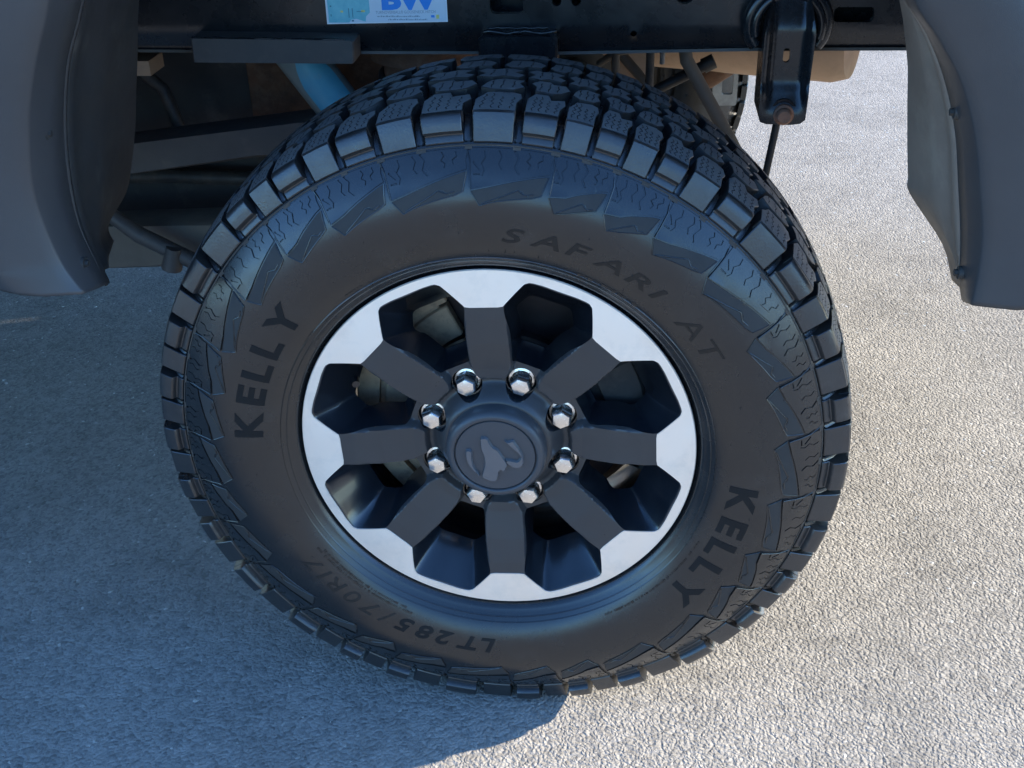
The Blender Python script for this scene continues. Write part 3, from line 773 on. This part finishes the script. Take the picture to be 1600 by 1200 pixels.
quad(X0+.0195, Z0+.0150, X0+.0230, Z0+.0175, .0006); quad(X0+.0470, Z0+.0155, X0+.0520, Z0+.0180, .0006); quad(X1-.0150, Z0+.0070, X1-.0110, Z0+.0120, .0006)
def flat_text(s, x, z, size, k, e, sx=1.0, bold=0.0):
    cu = bpy.data.curves.new('t', 'FONT'); cu.body = s; cu.size = size; cu.offset = bold*size; cu.resolution_u = 3
    ob = bpy.data.objects.new('t', cu); COL.objects.link(ob); me = bpy.data.meshes.new_from_object(ob); bpy.data.objects.remove(ob)
    stk.mat(k); stk.add([spl(x+v.co.x*sx, z+v.co.y+.0018*(x+v.co.x*sx-X0)/.16*1.0, e) for v in me.vertices], [tuple(p.vertices) for p in me.polygons]); bpy.data.meshes.remove(me)
flat_text('BW', X0+.0740, Z0+.0190, .0350, 4, .0006, 1.28, .055)
flat_text('TURNOVERBALL\u00ae GOOSENECK HITCH', X0+.0660, Z0+.0125, .0052, 5, .0005, .86, .0)
stk.mat(5)
for zz, xa, xb in ((.0078, .0680, .1250), (.0038, .0820, .1330)):                # print too small to read
    x = X0+xa
    while x < X0+xb:
        l_ = random.uniform(.0008, .0022); quad(x, Z0+zz+.0014, x+l_, Z0+zz+.0014+random.choice((.0012, .0018)), .0005); x += l_+random.uniform(.0004, .001)
stk.mat(4); quad(X1-.0215, Z0+.0085, X1-.0170, Z0+.0115, .0006)
stk.build('sticker', [M['st_white'], M['st_edge'], M['st_teal'], M['st_dark'], M['st_blue'], M['st_grey'], M['st_yellow']], rail, 0, fix=False)

# ------------------------------------------------------------------ suspension and underbody
bar('upper_control_arm', [(-.72, .545), (-.40, .590), (-.10, .610), (-.10, .655), (-.33, .646), (-.604, .609), (-.72, .590)], .47, .53, M['arm'], bev=.006)
bar('lower_control_arm', [(-.80, .385), (-.45, .403), (-.06, .415), (-.06, .490), (-.45, .478), (-.80, .460)], .50, .56, M['dusty_tube'], bev=.006)
sh = MB()
d = Vector((.050, 0, -.0735)).normalized()
p0 = Vector((-.368, .52, .775)); p1 = p0+d*.36
sh.tube([p0, p1], .0335, 28); sho = sh.build('shock_absorber', M['dust_grey'], truck, 40)
e1 = (Vector((.149, -1.10, 1.146))-p0); e1 = (e1-d*e1.dot(d)).normalized(); e2 = d.cross(e1)
sh = MB(); vs = []                                                    # faded blue paint left on the outboard side
for i in range(25):
    t = i/24; hw_ = 46*min(1, (sin(pi*min(1, t*1.0+.02))*2.2)**.5)
    for q in range(-8, 9):
        a = R_(q/8*hw_); c_ = p0+d*(.058+.31*t)+(e1*cos(a)+e2*sin(a))*.0342; vs.append(tuple(c_))
sh.add(vs, [(i*17+q, i*17+q+1, (i+1)*17+q+1, (i+1)*17+q) for i in range(24) for q in range(16)])
sh.build('blue_label', M['blue'], sho, 50)
cs = MB(); cs.lathe([(.0, 0), (.072, 0), (.078, .006), (.078, .05), (.060, .055), (.060, .14)], 40)
o = cs.build('spring_perch', M['rust'], truck, 40, fix=False); o.rotation_euler = (R_(-90), 0, 0); o.location = (-.155, .535, .775)
cs = MB(); cs.tube([(-.155+.062*cos(t*.35), .535+.062*sin(t*.35), .735-t*.0042) for t in range(0, 66)], .0085, 10)
cs.build('coil_spring', M['under'], truck, 60)
ax = MB(); ax.tube([(0, .17, WZ), (0, .30, WZ), (0, .62, WZ), (0, .70, WZ), (0, .80, WZ), (0, .88, WZ), (0, .98, WZ), (0, 1.06, WZ), (0, 1.58, WZ)], [.055, .045, .045, .08, .15, .165, .15, .08, .045], 28)
ax.build('rear_axle', M['under'], truck, 60)
# right hand background, seen above the tyre
mf_ = MB(); P_ = Vector((.10, 1.02, .665)); Q_ = Vector((.505, .86, .672))
mf_.tube([P_, P_+(Q_-P_)*.06, P_+(Q_-P_)*.94, Q_], [.066, .076, .076, .068], 40)
mf_.build('muffler', M['tan'], truck, 40)
mf_ = MB(); mf_.tube([(.47, .98, .700), (.66, 1.02, .705), (.9, 1.02, .71)], [.062, .064, .03], 28); mf_.build('exhaust_resonator', M['tan'], truck, 50)
tb = MB(); tb.tube([(.168, .55, .80), (.168, .55, .60), (.168, .56, .48)], .0062, 14); tb.build('brake_line_post', M['under'], truck, 50)
tb = MB(); tb.tube([(.212, .52, .76), (.218, .52, .722), (.285, .52, .610), (.33, .52, .53), (.34, .52, .48)], [.0095]*5, 16); tb.build('sway_bar_link', M['dusty_tube'], truck, 50)
tb = MB(); tb.tube([(.17, .60, .652), (.252, .60, .695)], [.0075, .0085], 16); tb.tube([(.246, .60, .692), (.262, .60, .700)], .011, 16); tb.build('steering_damper', M['under'], truck, 50)
tb = MB(); tb.tube([(.118, .60, .72), (.118, .60, .66)], .0060, 12); tb.tube([(.093, .62, .69), (.118, .60, .712), (.150, .58, .722)], .0055, 12); tb.tube([(.120, .64, .705), (.152, .63, .672), (.175, .63, .64)], .0075, 12)
tb.build('mounting_rods', M['dusty_tube'], truck, 50)
bar('dusty_bracket', [(.115, .610), (.172, .600), (.172, .735), (.120, .735), (.108, .70)], .66, .675, M['tan'])
bar('spring_seat_plate', [(-.46, .60), (-.02, .60), (-.02, .760), (-.46, .760)], .64, .655, M['rust'])
tb = MB(); tb.tube([(.186, .62, .74), (.187, .62, .712), (.1865, .62, .69)], .0040, 10); tb.build('white_tube', M['white_grey'], truck, 50)
tb = MB(); tb.tube([(.305, 1.18, .64), (.318, 1.2, .60), (.322, 1.22, .52)], .0045, 8); tb.build('red_cable', M['red'], truck, 50)
tb = MB(); tb.tube([(.27, .95, .585), (.315, .93, .615)], [.028, .022], 16); tb.tube([(.315, .930, .615), (.322, .925, .6165)], .013, 6); tb.build('link_bushing', M['rust'], truck, 50)
# cross members, far rail, tank, bed
bar('far_frame_rail', [(-.86, .766), (1.16, .766), (1.16, .955), (-.86, .955)], 1.32, 1.39, M['frame'])
b_ = MB()
for x in (-.72, -.28, .50, 1.02): b_.box((x, .472, .80), (x+.08, 1.318, .93))
b_.build('cross_member', M['under'], truck, 20)
b_ = MB(); b_.box((-1.9, .66, .34), (-.42, 1.28, .90)); fo = b_.build('fuel_tank', M['liner_dark'], truck, 30)
bv = fo.modifiers.new('b', 'BEVEL'); bv.width = .05; bv.segments = 4
b_ = MB(); b_.tube([(-.80, .60, .60), (-.78, .60, .70), (-.70, .58, .735), (-.62, .56, .745)], .018, 14); b_.build('filler_hose', M['under'], truck, 60)
b_ = MB(); b_.box((-.655, .545, .690), (-.575, .60, .712)); b_.box((-.66, .55, .660), (-.635, .58, .69)); b_.build('rusty_clip', M['tan'], truck, 30)
b_ = MB(); b_.tube([(-.62, .58, .70), (-.575, .58, .66), (-.56, .58, .60)], .010, 10); b_.tube([(-.80, .62, .50), (-.60, .62, .505), (-.40, .62, .50)], .012, 12); b_.build('cable_run', M['under'], truck, 60)
b_ = MB(); b_.tube([(-.66, .46, .515), (-.60, .455, .47), (-.50, .45, .42), (-.42, .45, .385)], [.011, .013, .013, .012], 12); b_.tube([(-.545, .445, .455), (-.555, .445, .42)], [.012, .016], 10); b_.build('track_rod', M['arm'], truck, 60)
b_ = MB(); b_.box((-.92, .475, .99), (1.20, 1.315, 1.03)); b_.box((-.92, -.01, 1.36), (1.20, .475, 1.39)); b_.box((-.92, 1.315, .99), (1.20, 1.74, 1.03)); b_.box((-.92, .470, 1.03), (1.20, .480, 1.36)); b_.build('bed_floor', M['dark'], truck, 20)
b_ = MB(); b_.box((1.205, -.03, .64), (1.40, 1.78, .905)); bu = b_.build('rear_bumper', M['body'], truck, 30); bv = bu.modifiers.new('b', 'BEVEL'); bv.width = .03; bv.segments = 3
b_ = MB(); b_.box((-3.4, -.09, .42), (-.96, 1.82, 1.35)); b_.box((-2.7, .05, 1.35), (-.98, 1.70, 1.98)); cb = b_.build('cab', M['body'], truck, 30); bv = cb.modifiers.new('b', 'BEVEL'); bv.width = .06; bv.segments = 4

# ---- far rear wheel: same tyre, seen from its inboard side
fwm = MB(); build_carcass(fwm, 240)
for i in range(NP):
    for row in (1, 2, 3, 4, 5): block(fwm, i, row, False)
fw = bpy.data.objects.new('wheel', None); COL.objects.link(fw); fw.parent = truck; fw.location = (0, 1.755, WZ); fw.rotation_euler = (0, 0, pi)
fw['label'] = 'far wheel seen between the frame and the near tyre'
fwm.build('tyre', [M['tread'], M['tread_top']], fw, 40, fix=False)
dm = MB(); dm.lathe([(.0, .03), (.20, .03), (.214, .012), (.224, .011)], 64); dm.lathe([(.23, .21), (.205, .20), (.198, .15), (.0, .14)], 64); dm.build('rim', M['paint'], fw, 40, fix=False)

# ---- wheel arch flare and liner
A_ = [(-.421,.620),(-.436,.655),(-.446,.695),(-.450,.743),(-.443,.790),(-.431,.835),(-.414,.877),(-.389,.930),(-.352,1.030),(-.270,1.150),(-.10,1.245),(.10,1.245),(.255,1.150),(.340,1.030),(.379,.935),(.409,.895),(.434,.857),(.453,.811),(.466,.763),(.477,.713),(.480,.673),(.479,.634)]
B_ = [(-.419,.618),(-.427,.648),(-.435,.684),(-.436,.724),(-.431,.773),(-.421,.820),(-.407,.864),(-.380,.919),(-.340,1.018),(-.260,1.138),(-.098,1.232),(.098,1.232),(.248,1.138),(.332,1.015),(.382,.925),(.409,.888),(.431,.846),(.448,.798),(.459,.748),(.470,.695),(.477,.654),(.486,.622)]
C_ = [(-.500,.585,.17),(-.512,.600,.19),(-.485,.639,.20),(-.470,.678,.20),(-.456,.725,.20),(-.447,.765,.20),(-.437,.807,.20),(-.422,.873,.20),(-.385,1.0,.2),(-.28,1.15,.2),(-.10,1.24,.2),(.10,1.24,.2),(.26,1.14,.2),(.35,1.0,.16),(.402,.910,.12),(.422,.839,.10),(.430,.789,.10),(.436,.748,.10),(.4425,.709,.10),(.4475,.689,.10),(.490,.633,.10),(.507,.590,.10)]
N0 = len(A_)
def cat(P, per=4):
    out = []
    for i in range(len(P)-1):
        p = [Vector(P[max(0, min(len(P)-1, i+k))]) for k in (-1, 0, 1, 2)]
        for q in range(per):
            t = q/per; out.append(.5*((2*p[1])+(p[2]-p[0])*t+(2*p[0]-5*p[1]+4*p[2]-p[3])*t*t+(-p[0]+3*p[1]-3*p[2]+p[3])*t**3))
    out.append(Vector(P[-1])); return out
Af = cat([(x, -.070, z) for x, z in A_])
for k_ in range(5):
    for L_ in (Af,):
        L_[k_].z += .011*(1-k_/5); L_[-1-k_].z += .008*(1-k_/5); Bf = cat([(x, -.022, z) for x, z in B_]); Cf = cat([(x, y, z) for x, z, y in C_])
ctr = Vector((.015, 0, .70))
def outset(p, d, y):
    v = Vector((p.x-ctr.x, 0, max(p.z-ctr.z, 0))); v.normalize(); return Vector((p.x+v.x*d, y, p.z+v.z*d+(.10*d if p.z < .66 else 0)))
def strip(mb, curves):
    n_ = len(curves[0]); vs = [tuple(p) for c in curves for p in c]
    mb.add(vs, [(j*n_+i, j*n_+i+1, (j+1)*n_+i+1, (j+1)*n_+i) for j in range(len(curves)-1) for i in range(n_-1)])
def zfix(c, z): 
    return c
flr = MB()
lipb = [b+Vector((0, .004, 0)) for b in Bf]
mid1 = [a.lerp(b, .12)+Vector((0, -.004, 0)) for a, b in zip(Af, Bf)]
curves = [lipb, [a.lerp(b, .55) for a, b in zip(Af, Bf)], [a.lerp(b, .03) for a, b in zip(Af, Bf)], [outset(a, .0012, -.0718) for a in Af], [outset(a, .012, -.0765) for a in Af],
          [outset(a, .035, -.086) for a in Af], [outset(a, .060, -.088) for a in Af], [outset(a, .085, -.082) for a in Af], [outset(a, .098, -.066) for a in Af], [outset(a, .100, -.040) for a in Af]]
strip(flr, curves)
flo = flr.build('fender_flare', M['flare'], truck, 50)
sm = flo.modifiers.new('s', 'SOLIDIFY'); sm.thickness = .0035; sm.offset = 0
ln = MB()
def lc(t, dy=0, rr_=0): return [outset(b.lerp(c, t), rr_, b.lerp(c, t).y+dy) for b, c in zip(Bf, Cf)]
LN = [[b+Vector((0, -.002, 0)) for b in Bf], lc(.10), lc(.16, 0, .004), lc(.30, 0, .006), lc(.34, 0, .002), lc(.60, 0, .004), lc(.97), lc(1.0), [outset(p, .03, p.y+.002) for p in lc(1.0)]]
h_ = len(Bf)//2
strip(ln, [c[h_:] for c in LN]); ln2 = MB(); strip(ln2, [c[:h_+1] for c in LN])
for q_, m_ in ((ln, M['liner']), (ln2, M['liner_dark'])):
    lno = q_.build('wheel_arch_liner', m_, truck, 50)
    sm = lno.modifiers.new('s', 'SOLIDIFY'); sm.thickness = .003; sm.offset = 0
# screws in the lip
for x, y, z, nx in ((-.436, -.044, .795, 1), (-.4305, -.040, .652, 1), (.4425, -.034, .820, -1), (.4745, -.030, .657, -1)):
    s_ = MB(); s_.tube([(x-.002*nx, y, z), (x+.0025*nx, y, z)], [.0075, .0065], 14); s_.tube([(x+.002*nx, y, z), (x+.006*nx, y, z)], .0035, 6)
    s_.build('screw', M['under'], flo, 30)
sc = MB()
for x0, z0, x1, z1 in ((.505,.800,.515,.797),(.515,.797,.526,.799),(.526,.799,.534,.804),(.511,.795,.522,.792),(.536,.793,.545,.788),(.497,.799,.500,.799)):
    d_ = Vector((x1-x0, 0, z1-z0)).normalized(); nn = Vector((-d_.z, 0, d_.x))*.00032; yy = -.0897
    sc.add([(x0-nn.x, yy, z0-nn.z), (x1-nn.x, yy, z1-nn.z), (x1+nn.x, yy, z1+nn.z), (x0+nn.x, yy, z0+nn.z)], [(0, 1, 2, 3)])
sc.build('scratch_mark', M['white_grey'], flo, 0, fix=False)
pb = MB(); region(pb, rr(.318, .380, .372, .480, .006), [rr(.338, .405, .362, .455, .004)], .02, lambda x, z: (x, 1.44, z), lambda x, z: (x, 1.455, z), lambda x, z: (x, 1.452, z))  # added pale plate with an opening, just inboard of the far tyre
pb.build('pale_frame', M['white_grey'], truck, 30)
# bed side panels
bs = MB()
outer_arch = [outset(a, .096, 0) for a in Af]
P = [(-.93, .66)]+[(p.x, p.z) for p in outer_arch]+[(1.20, .66), (1.20, 1.50), (-.93, 1.50)]
region(bs, P, [], .08, lambda x, z: (x, -.050+.03*smooth(1.2, 1.5, z), z), lambda x, z: (x, -.01, z), extra_step=.15)
bs.build('bed_side', M['body'], truck, 30)
b_ = MB(); b_.box((-.93, 1.74, .66), (1.20, 1.80, 1.50)); b_.build('bed_side', M['body'], truck, 30)
b_ = MB(); b_.box((1.205, 0, .90), (1.26, 1.74, 1.50)); b_.build('tailgate', M['body'], truck, 30)
